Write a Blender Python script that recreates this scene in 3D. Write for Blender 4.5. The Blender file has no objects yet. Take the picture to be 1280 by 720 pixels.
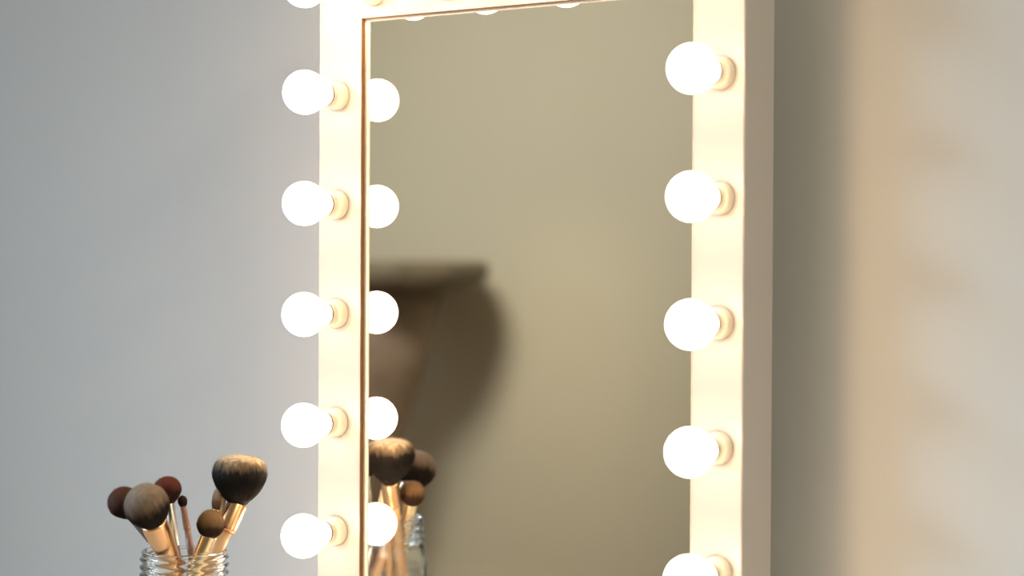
import bpy, bmesh, math, random
from mathutils import Vector, Matrix
random.seed(7)
S = bpy.context.scene
C = S.collection
PI = math.pi
Z0 = 1.35                      # height of the top bulb row above the floor
DW = 0.111                     # wall plane behind the mirror front
FLOOR = 0.0
TABLE = Z0 - 0.600

# ------------------------------------------------------------------ materials
def mat(name, color, rough=0.5, metal=0.0, trans=0.0, ior=1.45, emit=None, strength=0, noise=None, bump=None, coat=0.0, subsurf=0.0):
    m = bpy.data.materials.new(name); m.use_nodes = True
    nt = m.node_tree; b = nt.nodes['Principled BSDF']
    b.inputs['Base Color'].default_value = (*color, 1)
    b.inputs['Roughness'].default_value = rough
    b.inputs['Metallic'].default_value = metal
    b.inputs['Transmission Weight'].default_value = trans
    b.inputs['IOR'].default_value = ior
    b.inputs['Coat Weight'].default_value = coat
    if emit:
        b.inputs['Emission Color'].default_value = (*emit, 1)
        b.inputs['Emission Strength'].default_value = strength
    tc = nt.nodes.new('ShaderNodeTexCoord')
    if noise:
        sc, amt = noise
        n = nt.nodes.new('ShaderNodeTexNoise'); n.inputs['Scale'].default_value = sc; n.inputs['Detail'].default_value = 4
        nt.links.new(tc.outputs['Object'], n.inputs['Vector'])
        r = nt.nodes.new('ShaderNodeValToRGB')
        r.color_ramp.elements[0].position = .3; r.color_ramp.elements[1].position = .7
        r.color_ramp.elements[0].color = (*[c*(1-amt) for c in color], 1)
        r.color_ramp.elements[1].color = (*[min(1, c*(1+amt)) for c in color], 1)
        nt.links.new(n.outputs['Fac'], r.inputs['Fac']); nt.links.new(r.outputs['Color'], b.inputs['Base Color'])
    if bump:
        sc, st, dist = bump
        n = nt.nodes.new('ShaderNodeTexNoise'); n.inputs['Scale'].default_value = sc; n.inputs['Detail'].default_value = 3
        nt.links.new(tc.outputs['Object'], n.inputs['Vector'])
        bp = nt.nodes.new('ShaderNodeBump'); bp.inputs['Strength'].default_value = st; bp.inputs['Distance'].default_value = dist
        nt.links.new(n.outputs['Fac'], bp.inputs['Height']); nt.links.new(bp.outputs['Normal'], b.inputs['Normal'])
    return m

def bristle_mat(name, stops, length, rough=.75):
    """hair dyed along its length: dark at the root, other colour at the tip"""
    m = bpy.data.materials.new(name); m.use_nodes = True
    nt = m.node_tree; b = nt.nodes['Principled BSDF']; b.inputs['Roughness'].default_value = rough
    b.inputs['Specular IOR Level'].default_value = .25
    tc = nt.nodes.new('ShaderNodeTexCoord'); sep = nt.nodes.new('ShaderNodeSeparateXYZ')
    nt.links.new(tc.outputs['Object'], sep.inputs['Vector'])
    n = nt.nodes.new('ShaderNodeTexNoise'); n.inputs['Scale'].default_value = 220; n.inputs['Detail'].default_value = 2
    mp = nt.nodes.new('ShaderNodeMapping'); mp.inputs['Scale'].default_value = (1, 1, .18)
    nt.links.new(tc.outputs['Object'], mp.inputs['Vector']); nt.links.new(mp.outputs['Vector'], n.inputs['Vector'])
    d = nt.nodes.new('ShaderNodeMath'); d.operation = 'DIVIDE'; d.inputs[1].default_value = length
    nt.links.new(sep.outputs['Z'], d.inputs[0])
    ma = nt.nodes.new('ShaderNodeMath'); ma.operation = 'MULTIPLY_ADD'; ma.inputs[1].default_value = .35; ma.inputs[2].default_value = -.175
    nt.links.new(n.outputs['Fac'], ma.inputs[0])
    ad = nt.nodes.new('ShaderNodeMath'); ad.operation = 'ADD'
    nt.links.new(d.outputs[0], ad.inputs[0]); nt.links.new(ma.outputs[0], ad.inputs[1])
    r = nt.nodes.new('ShaderNodeValToRGB'); cr = r.color_ramp
    while len(cr.elements) < len(stops): cr.elements.new(.5)
    for e, (p, c) in zip(cr.elements, stops): e.position = p; e.color = (*c, 1)
    nt.links.new(ad.outputs[0], r.inputs['Fac']); nt.links.new(r.outputs['Color'], b.inputs['Base Color'])
    return m

M = {}
BULB_GLOW, BULB_W = 6.0, .255
M['wall'] = mat('wall_paint', (.58, .585, .585), .9, noise=(1.5, .015), bump=(180, .05, .001))
M['wall_beige'] = mat('beige_wall_paint', (.54, .478, .355), .9, noise=(1.2, .02), bump=(150, .05, .001))
M['ceiling'] = mat('ceiling_paint', (.75, .73, .68), .95, noise=(2, .01))
M['floor'] = mat('floor_wood', (.34, .25, .17), .5, noise=(3, .15))
M['trim'] = mat('trim_paint', (.75, .74, .70), .5, noise=(5, .01))
M['frame'] = mat('cream_lacquer', (.46, .43, .415), .38, noise=(8, .01), bump=(60, .03, .0005))
M['liner'] = mat('brown_edge', (.17, .075, .02), .4, noise=(30, .1))
M['bead'] = mat('cream_bead', (.83, .79, .68), .35, noise=(20, .01))
M['mirror'] = mat('silvered_glass', (.90, .90, .87), 0.0, 1.0)
M['holder'] = mat('beige_holder', (.78, .70, .56), .4, noise=(60, .03))
M['cap'] = mat('brass_cap', (.22, .18, .11), .45, .5, noise=(60, .05))
M['bulb'] = mat('opal_bulb', (.9, .9, .88), .2, emit=(1.0, .84, .78), strength=BULB_GLOW, noise=(40, .01))
_nt = M['bulb'].node_tree; _tr = _nt.nodes.new('ShaderNodeBsdfTransparent'); _mx = _nt.nodes.new('ShaderNodeMixShader'); _mx.inputs[0].default_value = .35
_nt.links.new(_tr.outputs[0], _mx.inputs[1]); _nt.links.new(_nt.nodes['Principled BSDF'].outputs[0], _mx.inputs[2])
_nt.links.new(_mx.outputs[0], _nt.nodes['Material Output'].inputs['Surface'])
M['glass'] = mat('jar_glass', (.97, .985, .98), .015, 0, 1.0, 1.47, bump=(90, .25, .003))
M['copper'] = mat('copper_ferrule', (.86, .52, .28), .27, 1.0, noise=(80, .03))
M['gold'] = mat('pale_gold_ferrule', (.90, .72, .46), .24, 1.0, noise=(80, .03))
M['silver'] = mat('silver_ferrule', (.72, .72, .68), .22, 1.0, noise=(80, .03))
M['wood'] = mat('handle_wood', (.62, .40, .22), .35, noise=(60, .08), coat=.3)
M['mauve'] = mat('mauve_handle', (.33, .19, .15), .35, noise=(60, .05), coat=.3)
M['darkwood'] = mat('dark_handle', (.09, .05, .035), .35, noise=(60, .08), coat=.3)
M['table'] = mat('table_paint', (.72, .70, .66), .35, noise=(6, .01))
M['standtop'] = mat('stand_top_wood', (.16, .125, .08), .6, noise=(12, .2))
M['standbody'] = mat('stand_body_wood', (.27, .19, .13), .6, noise=(10, .15))
M['shade'] = mat('lamp_shade', (.8, .76, .68), .8, noise=(30, .02))
M['black'] = mat('black_metal', (.03, .03, .03), .4, .6, noise=(30, .05))

# ------------------------------------------------------------------ helpers
def obj(name, bm, m, parent=None, loc=(0, 0, 0), rot=None, smooth=True):
    me = bpy.data.meshes.new(name)
    bmesh.ops.recalc_face_normals(bm, faces=bm.faces)
    bm.to_mesh(me); bm.free()
    me.materials.append(m)
    if smooth:
        for p in me.polygons: p.use_smooth = True
    o = bpy.data.objects.new(name, me); C.objects.link(o)
    o.location = loc
    if rot is not None: o.rotation_mode = 'QUATERNION'; o.rotation_quaternion = rot
    if parent: o.parent = parent
    return o

def box(bm, x0, x1, y0, y1, z0, z1, bev=0.0, seg=2):
    r = bmesh.ops.create_cube(bm, size=1)
    for v in r['verts']:
        v.co = Vector(((x0+x1)/2 + v.co.x*(x1-x0), (y0+y1)/2 + v.co.y*(y1-y0), (z0+z1)/2 + v.co.z*(z1-z0)))
    if bev:
        es = list({e for v in r['verts'] for e in v.link_edges})
        bmesh.ops.bevel(bm, geom=es, offset=bev, segments=seg, affect='EDGES', profile=.6)

def lathe(bm, prof, n=32, mtx=None):
    """prof: (radius, z) from bottom to top"""
    rings = []
    mtx = mtx or Matrix()
    for r, z in prof:
        if r < 1e-6: rings.append([bm.verts.new(mtx @ Vector((0, 0, z)))])
        else: rings.append([bm.verts.new(mtx @ Vector((r*math.cos(2*PI*k/n), r*math.sin(2*PI*k/n), z))) for k in range(n)])
    for a, b in zip(rings, rings[1:]):
        for k in range(n):
            k2 = (k+1) % n
            if len(a) == 1 and len(b) == 1: continue
            if len(a) == 1: bm.faces.new((a[0], b[k2], b[k]))
            elif len(b) == 1: bm.faces.new((a[k], a[k2], b[0]))
            else: bm.faces.new((a[k], a[k2], b[k2], b[k]))
    return rings

def empty(name, loc):
    o = bpy.data.objects.new(name, None); C.objects.link(o); o.location = loc
    o.empty_display_size = .05
    return o

def tag(o, label=None, cat=None, group=None, kind=None):
    if label: o['label'] = label
    if cat: o['category'] = cat
    if group: o['group'] = group
    if kind: o['kind'] = kind
    return o

def struct(name, bm, m, smooth=False):
    o = obj(name, bm, m, smooth=smooth); o['kind'] = 'structure'; return o

def ring_rect(bm, xo0, xo1, zo0, zo1, xi0, xi1, zi0, zi1, y0, y1):
    """rectangular picture-frame ring, outer and inner rectangle, from depth y0 to y1"""
    def rect(x0, x1, z0, z1, y): return [bm.verts.new(p) for p in ((x0, y, z0), (x1, y, z0), (x1, y, z1), (x0, y, z1))]
    of, inf = rect(xo0, xo1, zo0, zo1, y0), rect(xi0, xi1, zi0, zi1, y0)
    ob, ib = rect(xo0, xo1, zo0, zo1, y1), rect(xi0, xi1, zi0, zi1, y1)
    for k in range(4):
        j = (k+1) % 4
        bm.faces.new((of[k], of[j], inf[j], inf[k])); bm.faces.new((ob[k], ib[k], ib[j], ob[j]))
        bm.faces.new((of[k], ob[k], ob[j], of[j])); bm.faces.new((inf[k], inf[j], ib[j], ib[k]))

# ------------------------------------------------------------------ the room
RX0, RX1, RY0, CEIL = -3.9, 2.6, -4.0, 2.75
def slab(name, m, *a):
    bm = bmesh.new(); box(bm, *a); return struct(name, bm, m)
slab('floor', M['floor'], RX0-.1, RX1+.1, RY0-.1, DW+.1, -.1, 0)
slab('ceiling', M['ceiling'], RX0-.1, RX1+.1, RY0-.1, DW+.1, CEIL, CEIL+.1)
slab('wall_back', M['wall'], RX0-.1, RX1+.1, DW, DW+.1, 0, CEIL)
slab('wall_front', M['wall_beige'], RX0-.1, RX1+.1, RY0-.1, RY0, 0, CEIL)
slab('wall_right', M['wall_beige'], RX1, RX1+.1, RY0, DW, 0, CEIL)
# left wall with a window opening
WY0, WY1, WZ0, WZ1 = -3.3, -2.1, .95, 2.25
bm = bmesh.new()
box(bm, RX0-.1, RX0, RY0, WY0, 0, CEIL); box(bm, RX0-.1, RX0, WY1, DW, 0, CEIL)
box(bm, RX0-.1, RX0, WY0, WY1, 0, WZ0); box(bm, RX0-.1, RX0, WY0, WY1, WZ1, CEIL)
struct('wall_left', bm, M['wall_beige'])
bm = bmesh.new()
for a in ((WY0, WY0+.05, WZ0, WZ1), (WY1-.05, WY1, WZ0, WZ1), (WY0+.05, WY1-.05, WZ0, WZ0+.05), (WY0+.05, WY1-.05, WZ1-.05, WZ1),
          ((WY0+WY1)/2-.02, (WY0+WY1)/2+.02, WZ0+.05, WZ1-.05)):
    box(bm, RX0-.07, RX0-.02, a[0], a[1], a[2], a[3], .004)
w = struct('window_1', bm, M['trim'])
for nm, (a, b_) in (('baseboard_back', ((RX0, RX1), (DW-.015, DW))), ('baseboard_front', ((RX0, RX1), (RY0, RY0+.015)))):
    bm = bmesh.new(); box(bm, a[0], a[1], b_[0], b_[1], 0, .09, .004); struct(nm, bm, M['wall' if nm.endswith('back') else 'wall_beige'])

# ------------------------------------------------------------------ dressing table
t = empty('dressing_table', (.20, -.20, 0))
tag(t, 'white dressing table carrying the lit mirror and the brush jar', 'table')
bm = bmesh.new(); box(bm, -.95, .95, -.28, DW+.20-.002, TABLE-.03, TABLE, .004); obj('table_top', bm, M['table'], t, smooth=False)
bm = bmesh.new(); box(bm, -.88, .88, -.23, .28, TABLE-.13, TABLE-.0305, .002); obj('apron', bm, M['table'], t, smooth=False)
for sx in (-.86, .86):
    for sy in (-.21, .26):
        bm = bmesh.new(); lathe(bm, [(0, 0), (.014, 0), (.016, .01), (.026, TABLE-.131), (0, TABLE-.131)], 20)
        obj('leg', bm, M['table'], t, loc=(sx, sy, 0))

# ------------------------------------------------------------------ the vanity mirror
XO0, XO1, XI0, XI1 = -.0256, .4693, .0303, .4181
ZO0, ZO1, ZI0, ZI1 = -.584, .132, -.528, .077
D = .0546
mir = empty('vanity_mirror', (.22, .02, TABLE))
tag(mir, 'tall cream framed vanity mirror ringed with glowing round bulbs', 'mirror')
org = mir.location.copy()
def L(x, y, z): return Vector((x, y, z+Z0)) - org
def shift(bm):
    for v in bm.verts: v.co = v.co + Vector((0, 0, Z0)) - org
bm = bmesh.new()
ring_rect(bm, XO0, XO1, ZO0, ZO1, XI0, XI1, ZI0, ZI1, 0, D)
outer = [e for e in bm.edges if all(abs(v.co.y) < 1e-6 and (abs(v.co.x-XO0) < 1e-6 or abs(v.co.x-XO1) < 1e-6 or abs(v.co.z-ZO0) < 1e-6 or abs(v.co.z-ZO1) < 1e-6) for v in e.verts)]
outer = [e for e in outer if any(len(f.verts) == 4 and abs(f.normal.y) < .5 for f in e.link_faces)]
bmesh.ops.recalc_face_normals(bm, faces=bm.faces)
bmesh.ops.bevel(bm, geom=outer, offset=.0008, segments=2, affect='EDGES')
shift(bm); obj('frame', bm, M['frame'], mir, smooth=False)
bm = bmesh.new(); e_ = .0006
ring_rect(bm, XI0-.0002, XI1+.0002, ZI0-.0002, ZI1+.0002, XI0+e_, XI1-e_, ZI0+e_, ZI1-e_, .0004, .0062)
shift(bm); obj('inner_edge', bm, M['liner'], mir, smooth=False)['label'] = 'thin brown edge line inside the cream frame'
bm = bmesh.new(); g, gx = .0032, .0062
ring_rect(bm, XI0+e_, XI1-e_, ZI0+e_, ZI1-e_, XI0+gx, XI1-.0040, ZI0+g, ZI1-g, .0050, .0062)
shift(bm); obj('inner_bead', bm, M['bead'], mir, smooth=False)
bm = bmesh.new(); box(bm, XI0, XI1, .0060, .0100, ZI0, ZI1); shift(bm)
obj('mirror_glass', bm, M['mirror'], mir, smooth=False)
bm = bmesh.new(); box(bm, XI0-.002, XI1+.002, .0105, D-.003, ZI0-.002, ZI1+.002); shift(bm)
obj('back_panel', bm, M['frame'], mir, smooth=False)
for sx in (.02, .42):
    bm = bmesh.new(); box(bm, sx-.03, sx+.03, -.002, D+.004, ZO0-.016, ZO0, .002); shift(bm)
    obj('foot', bm, M['frame'], mir, smooth=False)

# bulb, cap and holder, axis along local +z (turned to face the room)
P, RB = .0512, .0222
def bulb_bm():
    bm = bmesh.new(); a0 = math.asin(.0150/RB)
    pr = [(0, .0207), (.0112, .0207), (.0117, .0215), (.0120, .0250), (.0126, .0290), (.0136, .0330)]
    for k in range(17):
        a = a0 + (PI-a0)*k/16
        pr.append((RB*math.sin(a) if k < 16 else 0, P-RB*math.cos(a)))
    lathe(bm, pr, 32); return bm
def cap_bm():
    bm = bmesh.new(); pr = [(0, .0175)]
    for k in range(2):
        z = .0175+k*.0015; pr += [(.0104, z), (.0112, z+.0007), (.0104, z+.0014)]
    pr += [(.0104, .0206), (0, .0206)]
    lathe(bm, pr, 24); return bm
def holder_bm():
    bm = bmesh.new()
    lathe(bm, [(0, .0001), (.0142, .0001), (.0147, .0010), (.0144, .0070), (.0138, .0100), (.0126, .0112), (.0098, .0117), (.0086, .0124), (.0084, .0150),
               (.0090, .0172), (.0088, .0174), (0, .0173)], 32)
    return bm
rot = Vector((0, 0, 1)).rotation_difference(Vector((0, -1, 0)))
proto = None
def glow(b, p):
    l = bpy.data.lights.new('filament', 'POINT'); l.energy = BULB_W; l.color = (1.0, .65, .32); l.shadow_soft_size = .008
    o = bpy.data.objects.new('filament', l); C.objects.link(o); o.location = Vector(p)+org+Vector((0, -P, 0))
def place_bulb(x, z):
    global proto
    p = L(x, 0, z)
    if proto is None:
        h = obj('bulb_holder', holder_bm(), M['holder'], mir, p, rot); h['label'] = 'beige round bulb holder'
        b = obj('light_bulb', bulb_bm(), M['bulb'], mir, p, rot); b['label'] = 'glowing white globe bulb'
        c = obj('screw_cap', cap_bm(), M['cap'], b)
        proto = (h, b, c); glow(b, p); return
    h, b, c = (q.copy() for q in proto)
    for q in (h, b, c): C.objects.link(q)
    h.location = p; b.location = p; h.parent = mir; b.parent = mir; c.parent = b; glow(b, p)
for i in range(6):
    place_bulb(0, -.111*i)
    place_bulb(.4457, -.111*i)
place_bulb(-.001, .1065); place_bulb(.4457, .111)
for x, z in ((.0465, .1028), (.139, .1025), (.237, .1022), (.336, .1045)): place_bulb(x, z)

# ------------------------------------------------------------------ glass jar
JX, JY = -.067, -.150
jar = empty('glass_jar', (JX, JY, TABLE))
tag(jar, 'clear glass screw-neck jar holding makeup brushes left of the mirror', 'jar')
rim = Z0 - .4525 - TABLE
bm = bmesh.new()
out = [(0, .003), (.030, .003), (.036, .0008), (.040, .0015), (.0445, .005), (.0462, .012), (.0465, .05), (.0465, rim-.046), (.0455, rim-.036), (.0425, rim-.0305), (.0412, rim-.028)]
for k in range(3):
    z = rim-.0255+k*.0078
    out += [(.0412, z), (.0425, z+.0012), (.0436, z+.0028), (.0425, z+.0044), (.0410, z+.0056)]
out += [(.0412, rim-.0022), (.0417, rim-.0010), (.0412, rim), (.0395, rim+.0004), (.0382, rim-.0006)]
inn = [(.0376, rim-.003), (.0374, rim-.028), (.0392, rim-.034), (.0425, rim-.044), (.0432, rim-.052), (.0432, .016), (.0415, .009), (.036, .0065), (0, .0065)]
rings = lathe(bm, out+inn, 64)
# the screw thread climbs round the neck
for v in bm.verts:
    r = math.hypot(v.co.x, v.co.y)
    if r > .0400 and rim-.0285 < v.co.z < rim-.0030:
        a = math.atan2(v.co.y, v.co.x); v.co.z += .0011*math.sin(a*1.0)
obj('jar_body', bm, M['glass'], jar)

# ------------------------------------------------------------------ makeup brushes
def head_mesh(prof, n_strand, ragged=.0012, flat=1.0):
    """prof: (t, r) along +z; solid heart of packed hair plus separate bristles over it"""
    bm = bmesh.new()
    # smooth the profile
    pts = []
    for i in range(len(prof)-1):
        p0 = prof[max(i-1, 0)]; p1 = prof[i]; p2 = prof[i+1]; p3 = prof[min(i+2, len(prof)-1)]
        for s in range(6):
            u = s/6
            def cr(a, b, c, d): return .5*((2*b)+(-a+c)*u+(2*a-5*b+4*c-d)*u*u+(-a+3*b-3*c+d)*u**3)
            pts.append((max(cr(p0[0], p1[0], p2[0], p3[0]), 0), max(cr(p0[1], p1[1], p2[1], p3[1]), .0003)))
    pts.append(prof[-1])
    for i in range(1, len(pts)): pts[i] = (max(pts[i][0], pts[i-1][0]+1e-6), pts[i][1])
    rmax = max(p[1] for p in pts); im = [p[1] for p in pts].index(rmax); tmax = pts[im][0]; T = pts[-1][0]
    lathe(bm, [(0, 0)] + [(r*.965, t*.985) for t, r in pts[:-1]] + [(0, T*.985)], 40)
    def env(t):
        for a, b in zip(pts, pts[1:]):
            if a[0] <= t <= b[0]: return a[1]+(b[1]-a[1])*(t-a[0])/max(b[0]-a[0], 1e-9)
        return 0
    def g(t): return env(t) if t < tmax else rmax
    for k in range(n_strand):
        az = random.uniform(0, 2*PI)
        if random.random() < .45: te = random.uniform(tmax*.55, tmax); re = g(te)
        else:
            re = rmax*math.sqrt(random.random()); te = tmax
            for a, b in zip(pts[im:], pts[im+1:]):
                if b[1] <= re <= a[1]: te = a[0]+(b[0]-a[0])*(a[1]-re)/max(a[1]-b[1], 1e-9); break
            else: te = T if re < rmax*.3 else tmax
        frac = re/g(te); te += random.uniform(-.0002, ragged); w = random.uniform(.00010, .00017)
        jit = random.gauss(0, .035); ring0 = None; n = 5
        for s in range(n+1):
            t = te*(.25+.75*s/n); rr = frac*g(min(t, T))*(1+.012*s/n); a = az+jit*(s/n)**2
            c = Vector((rr*math.cos(a), rr*math.sin(a), t)); ww = w*(1-.8*(s/n)**2)
            rad = Vector((math.cos(a), math.sin(a), 0)); tan = Vector((-math.sin(a), math.cos(a), 0))
            ring = [bm.verts.new(c+tan*ww), bm.verts.new(c-tan*ww), bm.verts.new(c+rad*ww*1.2)]
            if ring0:
                for q in range(3): bm.faces.new((ring0[q], ring0[(q+1) % 3], ring[(q+1) % 3], ring[q]))
            ring0 = ring
    if flat != 1.0:
        for v in bm.verts: v.co.y *= flat
    return bm

GROUP = 'makeup brushes standing in the glass jar'
def brush(label, base, tail, headdir, prof, hm, ferr, handle, ns=1500, flat=1.0, ragged=.0012):
    """base: where hair meets ferrule; tail: lower end in the jar; ferr: (profile of (d,r) down from base, material); handle the same"""
    tail = Vector((tail[0], tail[1], tail[2]+Z0)); base = Vector((base[0], base[1], base[2]+Z0))
    r = empty('makeup_brush', tail); tag(r, label, 'makeup brush', GROUP)
    ax = (base-tail); Ln = ax.length; ax.normalize()
    q = Vector((0, 0, 1)).rotation_difference(ax)
    fp, fm = ferr; flen = fp[-1][0]
    bm = bmesh.new(); pr = [(0, 0)]+[(rr, -d) for d, rr in fp]+[(0, -flen)]
    lathe(bm, pr[::-1], 28)
    if flat != 1.0:
        for v in bm.verts:
            k = max(0, 1+v.co.z/flen); v.co.y *= 1+(max(flat, .5)-1)*k
    obj('ferrule', bm, fm, r, base-tail, q)
    hp, hmt = handle; rest = Ln-flen
    bm = bmesh.new(); pr = [(0, 0)]+[(rr, -flen-u*rest) for u, rr in hp]
    pr[0] = (0, -flen); pr += [(hp[-1][1]*.7, -Ln+.0006+.0), (0, -Ln)]
    pr[-3] = (hp[-1][1], -Ln+.003)
    lathe(bm, pr[::-1], 28); obj('handle', bm, hmt, r, base-tail, q)
    if prof:
        hd = Vector(headdir).normalized() if headdir else ax
        qh = Vector((0, 0, 1)).rotation_difference(hd)
        obj('bristle_head', head_mesh(prof, ns, ragged, flat), hm, r, base-tail-hd*.0015, qh)
    return r

UP = Vector((-.0119, .0077, 1)); RT = Vector((.814, .58, .005)); FW = Vector((-.58, .814, -.013))
def dirpx(dx, dy, fw=0): return RT*dx + UP*dy + FW*fw     # picture-right, up, away from the viewer

# big powder brush
M['hA'] = bristle_mat('duo_fibre_hair', [(0, (.006, .004, .003)), (.68, (.010, .007, .005)), (.86, (.22, .15, .09)), (1, (.62, .49, .33))], .048)
brush('largest brush, flared black head with beige tips, right side of the jar', (-.0312, -.1124, -.4073), (-0.0625, -0.1891, -0.5773), dirpx(.06, 1),
      [(0, .0086), (.005, .0132), (.012, .0196), (.021, .0245), (.030, .0272), (.037, .0268), (.0435, .0232), (.0475, .0150), (.0490, 0)], M['hA'],
      ([(0, .0094), (.002, .0102), (.026, .0098), (.028, .0101), (.030, .0080)], M['copper']),
      ([(0, .0068), (.15, .0063), (.6, .0052), (1, .0038)], M['wood']), 2600, ragged=.0016)
# rounded taupe brush in front
M['hB'] = bristle_mat('taupe_hair', [(0, (.010, .006, .004)), (.28, (.022, .013, .009)), (.55, (.15, .105, .075)), (1, (.34, .265, .20))], .046)
brush('rounded taupe brush with wide copper ferrule, front left of the jar', (-.0637, -.1947, -.4200), (-0.0718, -0.1123, -0.5514), dirpx(-.33, 1, -.35),
      [(0, .0118), (.004, .0150), (.011, .0196), (.020, .0222), (.029, .0205), (.036, .0150), (.0400, .0080), (.0415, 0)], M['hB'],
      ([(0, .0122), (.002, .0128), (.010, .0130), (.060, .0085), (.062, .0088), (.064, .0078)], M['copper']),
      ([(0, .0076), (.3, .0070), (1, .0040)], M['wood']), 2400, ragged=.0012)
# dark brown round brush behind it
M['hC'] = bristle_mat('dark_brown_hair', [(0, (.010, .005, .004)), (.4, (.034, .011, .006)), (1, (.105, .035, .020))], .034)
brush('dark brown round brush leaning left behind the taupe brush', (-.1312, -.1571, -.4218), (-0.0756, -0.1497, -0.4774), dirpx(-.62, .75, .05),
      [(0, .0070), (.005, .0108), (.012, .0150), (.019, .0160), (.026, .0135), (.0310, .0078), (.0330, 0)], M['hC'],
      ([(0, .0066), (.002, .0070), (.030, .0055), (.032, .0057), (.033, .0048)], M['darkwood']),
      ([(0, .0048), (.3, .0052), (1, .0030)], M['darkwood']), 1500)
# reddish round brush
M['hD'] = bristle_mat('reddish_brown_hair', [(0, (.012, .004, .003)), (.4, (.040, .010, .006)), (1, (.150, .032, .017))], .030)
brush('reddish brown round brush right behind the taupe head', (-.0916, -.1460, -.4080), (-0.0748, -0.1388, -0.5422), dirpx(-.16, 1),
      [(0, .0046), (.004, .0085), (.010, .0128), (.016, .0140), (.022, .0120), (.0262, .0070), (.0280, 0)], M['hD'],
      ([(0, .0044), (.001, .0048), (.040, .0046), (.042, .0049), (.044, .0042)], M['silver']),
      ([(0, .0044), (.2, .0050), (1, .0030)], M['mauve']), 1300)
# small dark eye brush
brush('tiny dark tipped brush with thin mauve stem, middle of the jar', (-.0870, -.1319, -.4122), (-0.0750, -0.1125, -0.5398), dirpx(-.15, 1),
      [(0, .0026), (.003, .0040), (.007, .0048), (.010, .0036), (.0122, 0)], M['hC'],
      ([(0, .0026), (.001, .0030), (.022, .0036), (.023, .0038), (.025, .0030)], M['mauve']),
      ([(0, .0032), (.3, .0040), (1, .0024)], M['mauve']), 350, ragged=.0006)
# small round golden brown brush
M['hE'] = bristle_mat('golden_brown_hair', [(0, (.014, .007, .004)), (.35, (.050, .024, .011)), (.7, (.26, .145, .065)), (1, (.36, .21, .10))], .029)
brush('small round golden brown brush with shiny gold stem, in front', (-.0318, -.1512, -.4345), (-0.0850, -0.1741, -0.5690), dirpx(.12, 1, -.1),
      [(0, .0072), (.004, .0108), (.010, .0134), (.016, .0132), (.022, .0102), (.0255, .0058), (.0268, 0)], M['hE'],
      ([(0, .0076), (.001, .0080), (.040, .0068), (.041, .0070), (.043, .0060)], M['gold']),
      ([(0, .0058), (.3, .0060), (1, .0036)], M['wood']), 1300)
# flat brown shadow brush
M['hF'] = bristle_mat('tan_hair', [(0, (.10, .05, .025)), (.5, (.24, .13, .07)), (1, (.50, .36, .24))], .021)
brush('narrow flat tan brush standing behind the small round brush', (-.0430, -.1310, -.4120), (-0.0718, -0.1581, -0.5774), dirpx(.08, 1),
      [(0, .0040), (.005, .0052), (.011, .0056), (.017, .0046), (.0200, .0028), (.0212, 0)], M['hF'],
      ([(0, .0042), (.001, .0045), (.030, .0042), (.031, .0044), (.033, .0036)], M['copper']),
      ([(0, .0038), (.3, .0044), (1, .0026)], M['wood']), 700, flat=.6, ragged=.0008)
# slim brush standing handle up: only the pale gold stem shows
M['pale'] = mat('pale_handle', (.80, .68, .48), .3, noise=(60, .04), coat=.3)
brush('slim pale stem standing handle end up beside the big brush', (-.0399, -.1219, -.3954), (-0.0770, -0.1236, -0.5187), None, None, None,
      ([(0, .0022), (.001, .0032), (.020, .0038), (.060, .0036)], M['pale']),
      ([(0, .0036), (.5, .0040), (1, .0040)], M['silver']))

# ------------------------------------------------------------------ what the mirror shows: a dark wooden stand by the far wall
st = empty('pedestal_stand', (-2.93, -3.52, 0))
tag(st, 'dark topped wooden pedestal stand blurred in the mirror reflection', 'stand')
th = Z0 - .165
bm = bmesh.new(); lathe(bm, [(0, th-.095), (.36, th-.095), (.42, th-.08), (.44, th-.03), (.43, th-.006), (.41, th), (0, th)], 48); obj('stand_top', bm, M['standtop'], st)['label'] = 'near black round top'
bm = bmesh.new(); lathe(bm, [(0, .05), (.06, .05), (.05, .20), (.07, .30), (.14, .55), (.21, .80), (.29, th-.0955), (0, th-.0955)], 40); obj('pedestal', bm, M['standbody'], st)
bm = bmesh.new(); lathe(bm, [(0, 0), (.22, 0), (.22, .02), (.16, .045), (0, .0499)], 40); obj('base', bm, M['standbody'], st)

# added ceiling lamp out of view, a fixture for the room fill light
cl = empty('added_ceiling_lamp', (2.2, -.9, CEIL)); tag(cl, 'added round flush ceiling lamp with a pale shade, out of view', 'ceiling lamp')
bm = bmesh.new(); lathe(bm, [(0, 0), (.22, 0), (.22, -.02), (.20, -.022), (0, -.022)], 40); obj('base_plate', bm, M['black'], cl)
bm = bmesh.new(); lathe(bm, [(0, -.0225), (.19, -.0225), (.20, -.04), (.17, -.075), (.08, -.095), (0, -.10)], 40); obj('lamp_shade', bm, M['shade'], cl)

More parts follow.
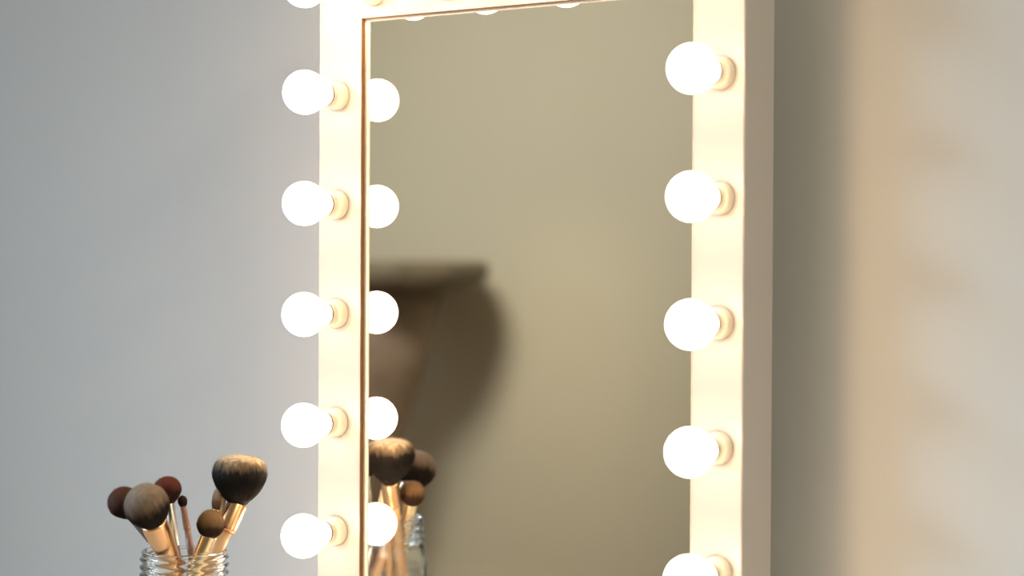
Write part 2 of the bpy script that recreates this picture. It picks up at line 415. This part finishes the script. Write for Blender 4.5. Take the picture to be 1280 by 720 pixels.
# ------------------------------------------------------------------ lights
def area(name, loc, target, size, power, color, sy=None, spread=PI):
    l = bpy.data.lights.new(name, 'AREA'); l.energy = power; l.color = color; l.size = size
    if sy: l.shape = 'RECTANGLE'; l.size_y = sy
    l.spread = spread
    o = bpy.data.objects.new(name, l); C.objects.link(o); o.location = loc
    o.rotation_euler = (Vector(target)-Vector(loc)).to_track_quat('-Z', 'Y').to_euler(); return o
def spot(name, loc, target, power, color, angle, blend, rad):
    l = bpy.data.lights.new(name, 'SPOT'); l.energy = power; l.color = color; l.spot_size = math.radians(angle); l.spot_blend = blend; l.shadow_soft_size = rad
    o = bpy.data.objects.new(name, l); C.objects.link(o); o.location = loc
    o.rotation_euler = (Vector(target)-Vector(loc)).to_track_quat('-Z', 'Y').to_euler(); return o
area('window_daylight', (RX0-.12, (WY0+WY1)/2, (WZ0+WZ1)/2), (.4, .1, 1.2), 1.15, 28, (.60, .78, 1.0), 1.25, math.radians(115))
l = area('added_room_fill', (2.2, -.9, CEIL-.12), (2.2, -.9, 0), .35, 31, (1.0, .93, .72)); l.data.shape = 'DISK'  # added room fill, lifts the frame side and the wall beside it

spot('added_patch_spot', (-1.9, -2.3, CEIL-.05), (-2.48, -4.0, .78), 125, (1.0, .88, .62), 28, 1.0, .25)  # added unseen spot, makes the light patch on the reflected far wall
spot('added_cool_fill', (-2.3, -2.6, CEIL-.05), (.40, DW, 1.08), 640, (.62, .83, 1.0), 28, 1.0, .6)  # added unseen cool fill for the wall on both sides of the mirror
area('added_far_wall_fill', (-1.8, -1.6, CEIL-.05), (-3.1, -4, 1.2), .8, 37, (1.0, 1.0, .95), .5, math.radians(110))  # added unseen fill, brightens the far wall that the mirror reflects
W = bpy.data.worlds.new('world'); S.world = W; W.use_nodes = True
W.node_tree.nodes['Background'].inputs['Color'].default_value = (.7, .8, .95, 1)
W.node_tree.nodes['Background'].inputs['Strength'].default_value = 1.0

# ------------------------------------------------------------------ camera
yaw, pitch, roll, f = .6193, -.01313, .00522, 2443.344
F = Vector((-math.sin(yaw)*math.cos(pitch), math.cos(yaw)*math.cos(pitch), math.sin(pitch)))
R = Vector((math.cos(yaw), math.sin(yaw), 0)); U = R.cross(F)
R2 = R*math.cos(roll)+U*math.sin(roll); U2 = -R*math.sin(roll)+U*math.cos(roll)
cd = bpy.data.cameras.new('camera'); cam = bpy.data.objects.new('camera', cd); C.objects.link(cam)
mw = Matrix((R2, U2, -F)).transposed().to_4x4(); mw.translation = Vector((1.30386, -1.52202, Z0-.1688)); cam.matrix_world = mw
cd.sensor_width = 36; cd.lens = f/1280*36; cd.clip_start = .05
cd.dof.use_dof = True; cd.dof.focus_distance = 1.89; cd.dof.aperture_fstop = 3.2
S.camera = cam
S.view_settings.view_transform = 'Standard'; S.view_settings.look = 'None'
S.view_settings.exposure = 0.08; S.view_settings.gamma = 1; S.view_settings.use_curve_mapping = False
